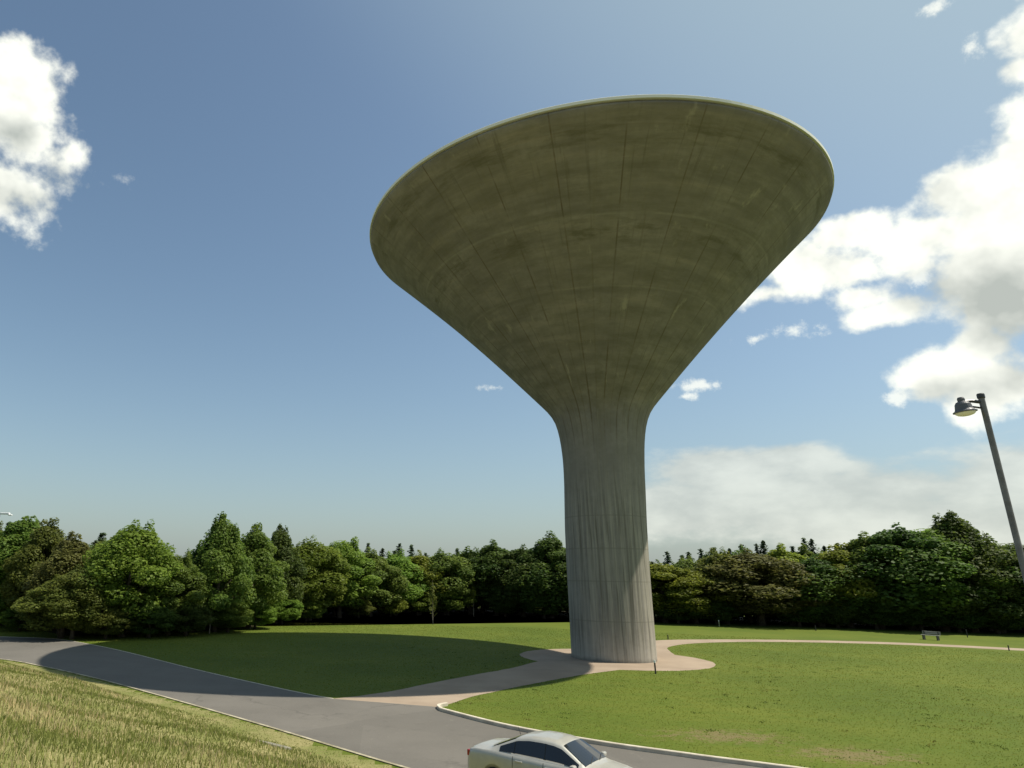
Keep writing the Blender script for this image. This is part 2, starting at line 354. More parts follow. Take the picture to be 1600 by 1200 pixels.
def add_lathe(bm, prof, n=32, cx=0.0, cy=0.0, axis='Z', off=None):
    rings = []
    for r, z in prof:
        dx, dy = off(z) if off else (0, 0)
        ring = []
        for k in range(n):
            a = 2 * math.pi * k / n; u, v = r * math.cos(a), r * math.sin(a)
            p = (cx + dx + u, cy + dy + v, z) if axis == 'Z' else (cx + u, z, cy + v)
            ring.append(bm.verts.new(p))
        rings.append(ring)
    for a, b in zip(rings[:-1], rings[1:]):
        for k in range(n): bm.faces.new((a[k], a[(k + 1) % n], b[(k + 1) % n], b[k]))
    return rings
def add_tube(bm, pts, radii, n=8, cap=True):
    rings = []
    pts = [Vector(p) for p in pts]
    for i, p in enumerate(pts):
        d = (pts[min(i + 1, len(pts) - 1)] - pts[max(i - 1, 0)]).normalized()
        u = d.orthogonal().normalized() if i == 0 else (rings[-1][1] - d * rings[-1][1].dot(d)).normalized()
        v = d.cross(u)
        rings.append(([bm.verts.new(p + (u * math.cos(2 * math.pi * k / n) + v * math.sin(2 * math.pi * k / n)) * radii[i]) for k in range(n)], u))
    for (a, _), (b, _) in zip(rings[:-1], rings[1:]):
        for k in range(n): bm.faces.new((a[k], a[(k + 1) % n], b[(k + 1) % n], b[k]))
    if cap:
        bm.faces.new(rings[0][0][::-1]); bm.faces.new(rings[-1][0])
def smooth_line(pts, sub=6, closed=False):
    P = [np.array(p, float) for p in pts]; out = []
    n = len(P); rng = range(n if closed else n - 1)
    for i in rng:
        p1, p2 = P[i], P[(i + 1) % n]
        p0 = P[i - 1] if (closed or i > 0) else 2 * p1 - p2
        p3 = P[(i + 2) % n] if (closed or i < n - 2) else 2 * p2 - p1
        for k in range(sub):
            t = k / sub
            out.append(tuple(0.5 * (2 * p1 + (p2 - p0) * t + (2 * p0 - 5 * p1 + 4 * p2 - p3) * t * t + (3 * p1 - p0 - 3 * p2 + p3) * t ** 3)))
    if not closed: out.append(tuple(P[-1]))
    return out
def sheet(name, poly, z, m, kind='structure'):
    bm = bmesh.new(); vs = [bm.verts.new((x, y, z)) for x, y in poly]
    f = bm.faces.new(vs)
    if f.normal.z < 0: f.normal_flip()
    bmesh.ops.triangulate(bm, faces=bm.faces)
    me = bpy.data.meshes.new(name); bm.to_mesh(me); bm.free()
    o = link(name, me, m); 
    return tag(o, kind=kind)

# ------------------------------------------------------------------ ground, roads, paths
NEAR = [(-70, 66), (-48, 56), (-33, 49.5), (-22.75, 44.21), (-19.21, 41.68), (-14.19, 37.31), (-9.51, 32.66), (-4.35, 27.31), (-1.79, 24.55), (0.27, 22.32), (2.6, 20.0), (6, 17.1), (11, 13.6), (20, 9.0), (40, 2.0), (80, -8)]
FAR = [(-70, 80), (-45, 64), (-34, 59.3), (-30.32, 58.31), (-27.01, 57.85), (-24.45, 56.69), (-18.18, 50.61), (-10.45, 41.55), (-5.97, 36.63), (-3.13, 33.72), (-1.9, 32.68)]
KERB = [(2.95, 31.6), (2.6, 31.2), (2.55, 30.6), (2.89, 29.81), (4.93, 27.04), (7.46, 24.84), (9.46, 23.58), (11.29, 22.53), (20, 18.0), (40, 11.0), (80, 1.0)]
near_l = smooth_line(NEAR, 5); far_l = smooth_line(FAR, 5); kerb_l = smooth_line(KERB, 6)
NEARA = np.array(near_l)
def near_dist(X, Y):                          # signed distance from the road's near edge, positive on the camera's side
    X = np.asarray(X, float); Y = np.asarray(Y, float); best = np.full(X.shape, 1e9); sg = np.zeros(X.shape)
    for (x0, y0), (x1, y1) in zip(NEARA[:-1], NEARA[1:]):
        dx, dy = x1 - x0, y1 - y0; L2 = dx * dx + dy * dy
        t = np.clip(((X - x0) * dx + (Y - y0) * dy) / L2, 0, 1)
        d = np.hypot(X - x0 - t * dx, Y - y0 - t * dy)
        s_ = -np.sign(dx * (Y - y0) - dy * (X - x0))
        m = d < best - 1e-9; best = np.where(m, d, best); sg = np.where(m, s_, sg)
    return best * sg
def bank_z(X, Y):
    d = near_dist(X, Y)
    z = 0.25 * np.clip(d - 1.0, 0, 14)
    w = np.clip(d / 3, 0, 1)
    return z + w * 0.10 * np.sin(np.asarray(X) * 0.9 + 1.3 * np.sin(np.asarray(Y) * 0.5)) * np.sin(np.asarray(Y) * 0.7)
def axis_pts(lo, hi, step, far):
    a = list(np.arange(lo, hi + 1e-6, step)); d = step; p = lo; left = []
    while p > -far: d *= 1.6; p -= d; left.append(p)
    d = step; p = hi; right = []
    while p < far: d *= 1.6; p += d; right.append(p)
    return np.array(left[::-1] + a + right)
def build_ground():
    xs = axis_pts(-42, 26, 0.5, 4000); ys = axis_pts(-8, 60, 0.5, 4000)
    X, Y = np.meshgrid(xs, ys); Z = bank_z(X, Y)
    V = np.stack([X, Y, Z], -1).reshape(-1, 3); nx, ny = len(xs), len(ys)
    i = (np.arange(ny - 1)[:, None] * nx + np.arange(nx - 1)[None]).ravel()
    Fq = np.stack([i, i + 1, i + nx + 1, i + nx], 1)
    o = from_arr('ground', V, Fq, M_LAWN, smooth=True); o.data.materials.append(M_MEADOW)
    cen = V[Fq].mean(1); d = near_dist(cen[:, 0], cen[:, 1])
    o.data.polygons.foreach_set('material_index', (d > 0.2).astype(np.int32))
    tag(o, kind='structure')
build_ground()

TX, TY = 16.595, 50.983                       # tower axis
TR, TH = 17.736, 32.66
PLZ = 6.45
road_poly = near_l + kerb_l[::-1][:-6] + [(-1.9, 32.68)] + far_l[::-1][1:]
sheet('road', road_poly, 0.006, M_ASPH)
# path from the road to the tower, the round plaza, and the path that leads on to the right
def arc(a0, a1, n=30, r=PLZ): return [(TX + r * math.cos(a0 + (a1 - a0) * k / n), TY + r * math.sin(a0 + (a1 - a0) * k / n)) for k in range(n + 1)]
pl = smooth_line([(-1.9, 32.68), (0.37, 34.65), (3.82, 39.18), (8.0, 44.3), (10.2, 47.6)], 4)
pr_ = smooth_line([(14.9, 44.7), (11.6, 41.9), (6.9, 36.9), (4.4, 33.9), (2.9, 31.5), (2.55, 30.75)], 4)
a1 = math.atan2(47.6 - TY, 10.2 - TX); a2 = math.atan2(44.7 - TY, 14.9 - TX)
b1 = math.atan2(56.6 - TY, 19.8 - TX); b2 = math.atan2(54.2 - TY, 22.2 - TX)
up = smooth_line([(19.8, 56.6), (21.5, 62.0), (26.5, 67.2), (33.66, 69.4), (41.73, 70.3), (50.5, 69.4), (58.8, 65.2), (75, 55), (110, 30)], 5)
dn = smooth_line([(110, 25), (74, 51.5), (57.2, 62.6), (49.5, 66.8), (41.5, 67.8), (34.5, 67.0), (28.6, 64.6), (24.2, 60.2), (22.2, 54.2)], 5)
path_poly = pl + arc(a1, b1 - 2 * math.pi, 40)[1:-1] + up + dn + arc(b2, a2, 30)[1:-1] + pr_
_pr = random.Random(3); pp = []
for (x0, y0), (x1, y1) in zip(path_poly, path_poly[1:] + path_poly[:1]):
    n_ = max(1, int(math.hypot(x1 - x0, y1 - y0) / 0.6))
    pp += [(x0 + (x1 - x0) * k / n_ + _pr.uniform(-.05, .05), y0 + (y1 - y0) * k / n_ + _pr.uniform(-.05, .05)) for k in range(n_)]
sheet('path', pp, 0.004, M_PATH)

def kerb(name, line, w, hgt, z0=0.0):
    bm = bmesh.new(); P = [Vector((x, y, 0)) for x, y in line]; rows = []
    for i, p in enumerate(P):
        d = (P[min(i + 1, len(P) - 1)] - P[max(i - 1, 0)]).normalized(); n = Vector((-d.y, d.x, 0))
        rows.append([bm.verts.new(p + n * o + Vector((0, 0, z))) for o, z in ((0, -0.05), (0, hgt - 0.02), (0.02, hgt), (w - 0.02, hgt), (w, hgt - 0.02), (w, -0.05))])
    for a, b in zip(rows[:-1], rows[1:]):
        for k in range(5): bm.faces.new((a[k], a[k + 1], b[k + 1], b[k]))
    bm.faces.new(rows[0]); bm.faces.new(rows[-1][::-1])
    return tag(from_bm(name, bm, M_KERB), kind='structure')
kerb('kerb', kerb_l, 0.15, 0.13)
tag(kerb('road_edging', [p for p in near_l if p[0] < 12], -0.08, 0.03), kind='structure').data.materials[0] = M_EDGE
kerb('lawn_edging', far_l[15:], 0.07, 0.02)

# ------------------------------------------------------------------ water tower
def build_tower():
    t = tag(empty('water_tower', (TX, TY, 0)), 'tall funnel-shaped concrete water tower standing on the round pink plaza', 'water tower')
    def off(z):
        k = np.interp(z, [0, 6, 9, 12, 14, 17, 22, 26, 32, 40], [0, 0.05, 0.12, 0.26, 0.33, 0.38, 0.30, 0.22, 0, 0]); return (0.95 * k, -0.30 * k)
    # stem, faceted a little by its shuttering boards
    bm = bmesh.new(); n = 96; rows = []
    zs = [0, 0.05] + list(np.linspace(0.6, 11.4, 24))
    for z in zs:
        r = 2.84 + 0.06 * max(0.0, z - 4) / 7.4
        ring = []
        for k in range(n):
            a = 2 * math.pi * k / n
            rr = r + (0.016 if k % 4 == 0 else (0.0 if k % 4 == 2 else 0.006)) * min(1.0, (11.4 - z) / 3)
            dx, dy = off(z); ring.append(bm.verts.new((rr * math.cos(a) + dx, rr * math.sin(a) + dy, z)))
        rows.append(ring)
    for a, b in zip(rows[:-1], rows[1:]):
        for k in range(n): bm.faces.new((a[k], a[(k + 1) % n], b[(k + 1) % n], b[k]))
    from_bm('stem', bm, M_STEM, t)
    # bowl
    r1, zi, a_, b_, bul, r2 = 2.90, 16.503, 4.6, 1.62, -0.277, 2.604
    prof = [(r1, 11.4)]
    cu = np.array([TR - r2, TH - 0.5 - zi]); cu /= np.linalg.norm(cu)
    P0, P1 = np.array([r1, zi - a_]), np.array([r1, zi]); P2 = np.array([r2, zi]) + cu * b_
    for u in np.linspace(0, 1, 16)[1:]: prof.append(tuple((1 - u) ** 2 * P0 + 2 * u * (1 - u) * P1 + u * u * P2))
    nn = np.array([cu[1], -cu[0]]); E_ = np.array([TR, TH - 0.5])
    for u in np.linspace(0, 1, 26)[1:]: prof.append(tuple(P2 + (E_ - P2) * u + nn * bul * math.sin(math.pi * u)))
    D = [np.array(prof[0])]                       # resample and round off the neck
    for a_p, b_p in zip(prof[:-1], prof[1:]):
        a_p, b_p = np.array(a_p), np.array(b_p); m_ = max(1, int(np.linalg.norm(b_p - a_p) / 0.12))
        D += [a_p + (b_p - a_p) * (k + 1) / m_ for k in range(m_)]
    D = np.array(D); W = 9; pad = np.concatenate([np.repeat(D[:1], W, 0), D, np.repeat(D[-1:], W, 0)])
    pad[:W, 1] -= np.arange(W, 0, -1) * 0.12; ext = (D[-1] - D[-2]); pad[-W:] = D[-1] + ext * np.arange(1, W + 1)[:, None]
    ker = np.hanning(2 * W + 1); ker /= ker.sum()
    D = np.stack([np.convolve(pad[:, i], ker, 'valid') for i in (0, 1)], 1)[::4]
    prof = [tuple(p) for p in D if p[1] < TH - 0.62] + [(TR, TH - 0.5), (TR + 0.02, TH - 0.44), (TR + 0.02, TH - 0.34), (TR - 0.12, TH - 0.33), (TR - 0.12, TH - 0.16)]
    bm = bmesh.new(); add_lathe(bm, prof, 144, off=off); from_bm('bowl', bm, M_BOWL, t, smooth=True)
    # rim flashing and the shallow roof behind it
    bm = bmesh.new(); add_lathe(bm, [(TR - 0.15, TH - 0.19), (TR + 0.12, TH - 0.21), (TR + 0.14, TH - 0.02), (TR + 0.10, TH + 0.02), (TR - 0.35, TH + 0.02), (TR - 0.38, TH - 0.3)], 144)
    from_bm('rim', bm, M_CAP, t)
    bm = bmesh.new(); add_lathe(bm, [(TR - 0.36, TH - 0.25), (12, TH + 0.25), (6, TH + 0.6), (0.05, TH + 0.8)], 72); from_bm('roof', bm, M_BOWL, t, smooth=True)
build_tower()

# ------------------------------------------------------------------ trees
def leaf_cloud(C, Nrm, size, rng, asp=(0.5, 0.9)):
    n = len(C); u = np.cross(Nrm, rng.normal(size=(n, 3))); u /= np.linalg.norm(u, axis=1)[:, None] + 1e-9
    v = np.cross(Nrm, u); s = size[:, None]; w = rng.uniform(*asp, (n, 1))
    V = np.stack([C - u * s, C + v * s * w, C + u * s, C - v * s * w], 1).reshape(-1, 3)
    return V, np.arange(4 * n).reshape(-1, 4)
def crown_mesh(seed, kind):
    rng = np.random.default_rng(seed)         # nominal tree: 10 m high, 6 m wide
    Cs, Ns, Sz, To = [], [], [], []
    lobes = []
    if kind == 'round':
        nl, prof = 34, lambda t: 2.9 * math.sqrt(max(0.02, 1 - (2 * t - 0.92) ** 2 * 0.95))
    elif kind == 'oval':
        nl, prof = 34, lambda t: 2.6 * math.sin(math.pi * (0.12 + 0.83 * t) ** 0.85) + 0.15
    else:
        nl, prof = 36, lambda t: 2.8 * max(0.0, 1 - t ** 2.3) ** 0.85 + 0.22
    for i in range(nl):
        t = (i + 0.5) / nl; t = 0.02 + 0.95 * t; z = 1.7 + t * 7.4
        r = prof(t); a = i * 2.399 + rng.normal() * 0.4
        lr = rng.uniform(0.7, 1.35) * (0.6 + 0.4 * r / 2.9)
        rr = max(0, r - lr * 0.75) * rng.uniform(0.75, 1.1)
        lobes.append((np.array([rr * math.cos(a), rr * math.sin(a), z]), np.array([lr, lr, lr * rng.uniform(0.7, 1.0)]), 720))
    nsh = {'round': 9, 'oval': 9, 'spire': 16}[kind]
    for i in range(nsh):                      # leading shoots that break the outline
        a = rng.uniform(0, 6.28); t = rng.uniform(0.62, 0.97); r = prof(t) * rng.uniform(0.2, 0.9)
        lobes.append((np.array([r * math.cos(a), r * math.sin(a), 1.2 + t * 8.4 + rng.uniform(0, 0.5)]), np.array([0.28, 0.28, rng.uniform(0.6, 1.1)]), 130))
    for c, rad, n in lobes:
        d = rng.normal(size=(n, 3)); d /= np.linalg.norm(d, axis=1)[:, None]
        k = 0.62 + 0.5 * rng.uniform(0, 1, (n, 1)) ** 0.6; Cs.append(c + d * rad * k)
        Nn = d * 0.7 + rng.normal(size=(n, 3)) * 0.55 + np.array([0, 0, 0.42]); Ns.append(Nn / np.linalg.norm(Nn, axis=1)[:, None])
        Sz.append(rng.uniform(0.055, 0.145, n)); tone = rng.uniform(0.15, 0.85)
        To.append(np.clip(tone + rng.normal(size=n) * 0.22, 0, 1))
    C = np.concatenate(Cs); keep = C[:, 2] > 0.15
    V, Fq = leaf_cloud(C[keep], np.concatenate(Ns)[keep], np.concatenate(Sz)[keep], rng)
    return V, Fq, np.concatenate(To)[keep]
def spruce_mesh(seed):
    rng = np.random.default_rng(seed); Cs, Ns, Sz, To = [], [], [], []
    z = 0.6
    while z < 9.9:
        t = (z - 0.6) / 9.4; L = 2.1 * (1 - t) ** 0.80 + 0.13; nb = max(7, int(12 * (1 - t) + 7)); tone = rng.uniform(0.2, 0.8)
        for k in range(nb):
            a = rng.uniform(0, 6.28); l = L * rng.uniform(0.75, 1.12); m = max(3, int(l * 9))
            for q in range(m):
                u = (q + 0.5) / m
                Cs.append((l * u * math.cos(a) + rng.normal() * 0.06, l * u * math.sin(a) + rng.normal() * 0.06, z - 0.32 * l * u + 0.22 * l * u * u + rng.normal() * 0.05))
                Ns.append((0.35 * math.cos(a) + rng.normal() * 0.4, 0.35 * math.sin(a) + rng.normal() * 0.4, 1.0))
                Sz.append(rng.uniform(0.12, 0.24) * (1.15 - 0.2 * t)); To.append(min(1, max(0, tone + rng.normal() * 0.2)))
        z += 0.40 - 0.24 * t
    for q in range(7):
        Cs.append((rng.normal() * 0.03, rng.normal() * 0.03, 9.5 + q * 0.05)); Ns.append((rng.normal(), rng.normal(), 0.2)); Sz.append(0.11); To.append(0.5)
    Nn = np.array(Ns); Nn /= np.linalg.norm(Nn, axis=1)[:, None]
    V, Fq = leaf_cloud(np.array(Cs), Nn, np.array(Sz), rng); return V, Fq, np.array(To)
def trunk_mesh(seed, r0=0.17, top=8.2, limbs=9):
    rng = random.Random(seed); bm = bmesh.new()
    bend = [(rng.uniform(-.15, .15), rng.uniform(-.15, .15)) for _ in range(5)]
    pts = [(bend[i][0] * i * 0.5, bend[i][1] * i * 0.5, -0.15 + (top + 0.15) * i / 4) for i in range(5)]
    add_tube(bm, pts, [r0 * 1.25, r0 * 0.9, r0 * 0.65, r0 * 0.4, r0 * 0.12], 8)
    for k in range(limbs):
        t = 0.18 + 0.7 * k / max(1, limbs); i = min(3, int(t * 4)); u = t * 4 - i
        b = Vector(pts[i]).lerp(Vector(pts[i + 1]), u); a = k * 2.4 + rng.uniform(-.4, .4); L = (2.3 - 1.6 * t) * rng.uniform(0.8, 1.1)
        d = Vector((math.cos(a), math.sin(a), 0)); rr = r0 * (0.5 - 0.3 * t)
        add_tube(bm, [b, b + d * L * 0.5 + Vector((0, 0, L * 0.25)), b + d * L + Vector((0, 0, L * 0.7))], [rr, rr * 0.7, rr * 0.2], 6)
    me = bpy.data.meshes.new('trunk'); bm.to_mesh(me); bm.free(); me.materials.append(M_BARK)
    for p in me.polygons: p.use_smooth = True
    return me
def mesh_only(name, V, Fq, tone):
    o = from_arr(name, V, Fq, ML['mid'], attr=tone); me = o.data; bpy.data.objects.remove(o); return me
CROWNS = {k: [mesh_only('crown', *crown_mesh(s0 + i, k)) for i in range(3)] for k, s0 in (('round', 10), ('oval', 20), ('spire', 30))}
CROWNS['spruce'] = [mesh_only('crown', *spruce_mesh(40 + i)) for i in range(3)]
TRUNKS = [trunk_mesh(i) for i in range(3)]
STRAIGHT = trunk_mesh(9, 0.14, 9.6, 0)
TREE_RNG = random.Random(21)
def tree(name, x, y, height, width, kind, tint, label, group=None, cat='tree'):
    t = tag(empty(name, (x, y, 0), TREE_RNG.uniform(0, 6.28)), label, cat, group)
    t.scale = (width / 6.0, width / 6.0, height / 10.0)
    if kind == 'spruce': t.scale = (width / 4.2, width / 4.2, height / 10.0)
    c = bpy.data.objects.new('crown', TREE_RNG.choice(CROWNS[kind])); COL.objects.link(c); c.parent = t
    c.material_slots[0].link = 'OBJECT'; c.material_slots[0].material = ML[tint]
    k = bpy.data.objects.new('trunk', STRAIGHT if kind == 'spruce' else TREE_RNG.choice(TRUNKS)); COL.objects.link(k); k.parent = t
    return t
# foot of the wood and its skyline, as sighted
EDGE = [(-260, 1000), (-120, 985), (0, 980), (60, 989), (110, 998), (250, 994), (330, 989), (400, 981), (450, 973), (500, 968), (640, 961), (750, 961), (890, 968), (1050, 974), (1200, 977), (1400, 984), (1600, 991), (1800, 998)]
SKYL = [(-260, 800), (0, 806), (40, 806), (70, 828), (95, 838), (130, 822), (180, 819), (225, 826), (262, 864), (300, 852), (333, 810), (362, 830), (395, 822), (430, 826), (452, 846), (520, 841), (560, 852), (620, 853), (680, 857), (730, 858), (770, 849), (820, 853), (862, 840), (900, 846), (1000, 862), (1040, 866), (1085, 862), (1130, 852), (1185, 846), (1235, 850), (1280, 842), (1325, 850), (1375, 838), (1425, 824), (1475, 824), (1525, 808), (1565, 842), (1620, 850), (1800, 840)]
def ip(tab, x): return float(np.interp(x, [a for a, _ in tab], [b for _, b in tab]))
FRONT = [  # sighting, extra width, form, tint, how far in front of the edge, skyline drop in px, label
 (12, 1.5, 'spire', 'mid', -2.5, 0, 'dark green tree of many points at the left border, rising above the road bend'),
 (50, 1.2, 'oval', 'olive', -2.0, 2, 'upright olive-green tree, second from the left border of the picture'),
 (92, 1.3, 'oval', 'brown', -1.5, 0, 'reddish brown tree beside the big bright round tree above the road bend'),
 (112, 1.15, 'round', 'olive', 1.4, 56, 'low olive bushy tree bulging forward over the tip of the left lawn'),
 (190, 1.75, 'round', 'bright', 0.4, 0, 'big round bright green tree, the widest crown left of the tower'),
 (262, 1.2, 'round', 'mid', 0.2, 2, 'low tree filling the dip between the big round tree and the tall pointed one'),
 (300, 1.1, 'spire', 'dark', -2.5, 3, 'small dark pointed tree peeping out of the dip left of the tall pointed tree'),
 (335, 1.25, 'spire', 'mid', 0.0, -2, 'tallest pointed tree left of the tower, standing behind the shaded lawn'),
 (388, 1.4, 'oval', 'mid', 0.3, 0, 'broad pale-flecked tree just right of the tallest pointed tree'),
 (430, 1.0, 'spire', 'dark', -1.0, 0, 'narrow dark spire closing the tall clump left of the bright row'),
 (482, 1.5, 'round', 'bright', 0.3, 2, 'first round green tree right of the tall clump, above the low hedge bushes'),
 (530, 1.4, 'round', 'bright', 0.0, 0, 'full light-green tree, highest of the row left of the saplings'),
 (578, 1.3, 'oval', 'olive', 0.0, 9, 'olive tree of the middle row left of the tower, over brown stems'),
 (618, 1.2, 'oval', 'bright', 0.0, 11, 'light-green tree in the middle of the row, above the low end of the shadow'),
 (655, 1.2, 'oval', 'yellow', 0.0, 10, 'yellowish green tree behind the thin ivy-like sapling'),
 (695, 1.3, 'round', 'olive', 0.6, 6, 'leafy olive tree at the corner where the bright row turns dark'),
 (735, 1.3, 'round', 'dark', -0.5, 2, 'dark tree directly behind the young tree with the oval crown'),
 (775, 1.4, 'oval', 'dark', 0.0, 0, 'dark tree with a pale top, next right of the young oval tree'),
 (818, 1.3, 'round', 'dark', 0.0, 2, 'very dark round tree, second one left of the tower stem'),
 (862, 1.4, 'spire', 'dark', 0.0, 0, 'dark tree touching the left side of the tower stem'),
 (915, 1.4, 'oval', 'dark', 0.0, 0, 'dark tree hidden behind the left half of the tower stem'),
 (970, 1.4, 'round', 'mid', 0.0, 0, 'green tree hidden behind the right half of the tower stem'),
 (1040, 1.4, 'round', 'yellow', 0.6, 14, 'yellow-green tree touching the right side of the tower stem'),
 (1088, 1.5, 'round', 'yellow', 0.9, 30, 'bright low tree second right of the tower stem, lit yellow-green'),
 (1136, 1.3, 'oval', 'olive', 0.0, 12, 'green tree between the bright low tree and the brown one'),
 (1190, 1.9, 'round', 'brown', 1.6, 16, 'round brown-leaved tree with a pale trunk right of the tower'),
 (1240, 1.3, 'oval', 'yellow', -1.0, 7, 'yellow-topped tree just right of the brown-leaved tree'),
 (1285, 1.5, 'round', 'dark', 0.8, 28, 'low black-green tree in deep shade right of the brown-leaved tree'),
 (1330, 1.4, 'oval', 'yellow', 0.0, 6, 'middling green tree with a yellow top in the dark right-hand row'),
 (1378, 1.4, 'oval', 'mid', 0.0, 2, 'green tree where the right-hand row begins to climb'),
 (1428, 1.7, 'round', 'dark', 0.6, 0, 'big dark rounded tree left of the tall tree with the thin top'),
 (1478, 1.6, 'round', 'mid', 0.8, 3, 'bushy dark-green tree pressed against the tall tree with the thin top'),
 (1524, 1.4, 'spire', 'dark', 0.4, 0, 'tallest tree of the right-hand row, with a thin sparse top'),
 (1566, 1.4, 'oval', 'mid', 0.0, 2, 'drooping green tree right behind the leaning lamp post'),
 (1612, 1.5, 'round', 'dark', 0.0, 0, 'dark tree cut off by the right border of the picture'),
]
def edge_pos(px, fwd=0.0):
    x, y = gp(px, ip(EDGE, px)); d = math.hypot(x, y); k = (d - fwd) / d
    return x * k, y * k
for px, wx, kind, tint, fwd, drop, lab in FRONT:
    x, y = edge_pos(px, fwd - 0.9); h = zat(px, ip(SKYL, px) + drop, y)
    ww = math.hypot(x, y) / FPX * 48 * wx * 1.75
    tree('broadleaf_tree', x, y, h * 1.03, ww, kind, tint, lab)
G2 = 'broadleaf trees packed behind the front row of the wood'
for i in range(44):                           # second rank
    px = -230 + i * 47 + TREE_RNG.uniform(-10, 10); x, y = edge_pos(px, -6.5 + TREE_RNG.uniform(-1, 1))
    h = zat(px, ip(SKYL, px) + (TREE_RNG.uniform(4, 13) if 1030 < px < 1360 else TREE_RNG.uniform(6, 20)), y)
    tree('broadleaf_tree', x, y, h, math.hypot(x, y) / FPX * 80, TREE_RNG.choice(['round', 'oval']), TREE_RNG.choice(['mid', 'olive', 'dark', 'mid']), 'green broadleaf tree mostly hidden behind the front row of the wood', G2)
G3 = 'spruces whose dark tips stand along the skyline of the wood'
for i in range(102):                           # spruces behind
    px = -240 + i * 20.2 + TREE_RNG.uniform(-8, 8); x, y = edge_pos(px, -11.5 + TREE_RNG.uniform(-2.5, 1.5))
    dr = TREE_RNG.uniform(-7, 7) if (540 < px < 760 or 1030 < px < 1350) else TREE_RNG.uniform(6, 22)
    h = zat(px, ip(SKYL, px) + dr, y)
    tree('spruce_tree', x, y, h, TREE_RNG.uniform(3.8, 5.2), 'spruce', 'spruce', 'spruce with a dark pointed tip on the skyline behind the broadleaf trees', G3)
G4 = 'trees deep in the wood'
for i in range(34):                           # last rank closes the wood
    px = -230 + i * 61 + TREE_RNG.uniform(-10, 10); x, y = edge_pos(px, -17 + TREE_RNG.uniform(-1.5, 1.5))
    h = zat(px, ip(SKYL, px) + TREE_RNG.uniform(14, 34), y)
    tree('broadleaf_tree', x, y, h, math.hypot(x, y) / FPX * 120, 'round', TREE_RNG.choice(['mid', 'dark']), 'tree deep in the wood, seen only through gaps between nearer trees', G4)
# shaded floor of the wood
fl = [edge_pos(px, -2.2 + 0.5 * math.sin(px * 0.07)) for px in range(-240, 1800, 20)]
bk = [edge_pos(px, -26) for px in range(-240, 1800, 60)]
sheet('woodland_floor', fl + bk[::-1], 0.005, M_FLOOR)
# undergrowth bushes at the foot of the wood
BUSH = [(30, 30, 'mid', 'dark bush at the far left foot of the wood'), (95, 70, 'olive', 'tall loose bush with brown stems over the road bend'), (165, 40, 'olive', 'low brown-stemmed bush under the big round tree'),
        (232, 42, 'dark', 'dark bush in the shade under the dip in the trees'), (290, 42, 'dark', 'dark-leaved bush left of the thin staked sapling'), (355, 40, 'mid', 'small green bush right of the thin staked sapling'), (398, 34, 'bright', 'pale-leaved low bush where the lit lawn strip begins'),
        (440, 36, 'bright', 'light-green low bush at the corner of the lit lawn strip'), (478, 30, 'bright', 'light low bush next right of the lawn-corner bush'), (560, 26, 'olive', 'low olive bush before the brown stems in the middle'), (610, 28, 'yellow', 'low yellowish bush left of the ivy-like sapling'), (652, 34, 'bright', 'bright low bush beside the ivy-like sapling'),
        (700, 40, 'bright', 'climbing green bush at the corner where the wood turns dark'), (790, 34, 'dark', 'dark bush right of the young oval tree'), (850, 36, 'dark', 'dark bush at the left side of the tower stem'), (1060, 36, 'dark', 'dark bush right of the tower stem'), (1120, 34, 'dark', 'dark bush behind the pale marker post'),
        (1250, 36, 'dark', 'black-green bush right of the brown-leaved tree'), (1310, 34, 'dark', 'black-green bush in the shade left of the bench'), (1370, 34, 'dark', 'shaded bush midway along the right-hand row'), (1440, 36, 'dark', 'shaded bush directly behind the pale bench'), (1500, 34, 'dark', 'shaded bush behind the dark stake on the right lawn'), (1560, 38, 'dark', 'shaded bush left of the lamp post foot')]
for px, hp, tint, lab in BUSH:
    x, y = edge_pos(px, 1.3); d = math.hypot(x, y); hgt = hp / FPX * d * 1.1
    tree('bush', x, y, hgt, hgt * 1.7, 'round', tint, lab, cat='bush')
# planted saplings on the lawn
def sapling(px, py, top, crown_px, tint, label, low=0.5):
    x, y = gp(px, py); H = zat(px, top, y); t = tag(empty('sapling', (x, y, 0)), label, 'sapling')
    bm = bmesh.new(); add_tube(bm, [(0, 0, -0.1), (0.03, 0, H * 0.5), (0, 0.03, H * 0.97)], [0.05, 0.035, 0.012], 7); 
    for k in range(5):
        a = k * 2.2; b = Vector((0.02, 0.01, H * (low + 0.08 * k))); add_tube(bm, [b, b + Vector((math.cos(a) * 0.35, math.sin(a) * 0.35, 0.4))], [0.015, 0.005], 5)
    from_bm('trunk', bm, M_PALEBARK, t)
    rng = np.random.default_rng(int(px)); n = 420; d = rng.normal(size=(n, 3)); d /= np.linalg.norm(d, axis=1)[:, None]
    w = crown_px / FPX * math.hypot(x, y) / 2; C = d * np.array([w, w, H * (1 - low) / 2]) * rng.uniform(0.3, 1.05, (n, 1)) ; C[:, :2] *= (1.15 - 0.55 * (C[:, 2:] / (H * (1 - low) / 2) + 1) / 2); C[:, 2] += H * (1 + low) / 2
    V, Fq = leaf_cloud(C, d, rng.uniform(0.05, 0.13, n), rng); from_arr('crown', V, Fq, ML[tint], t, attr=rng.uniform(0.2, 0.9, n))
sapling(740, 963, 914, 15, 'yellow', 'young staked tree with a small oval crown before the dark trees', 0.45)
sapling(676, 973, 905, 16, 'olive', 'slim leafy sapling on the lit lawn strip, left of the oval young tree', 0.1)
sapling(327, 990, 918, 14, 'mid', 'thin pale-stemmed sapling at the back of the shaded lawn', 0.35)

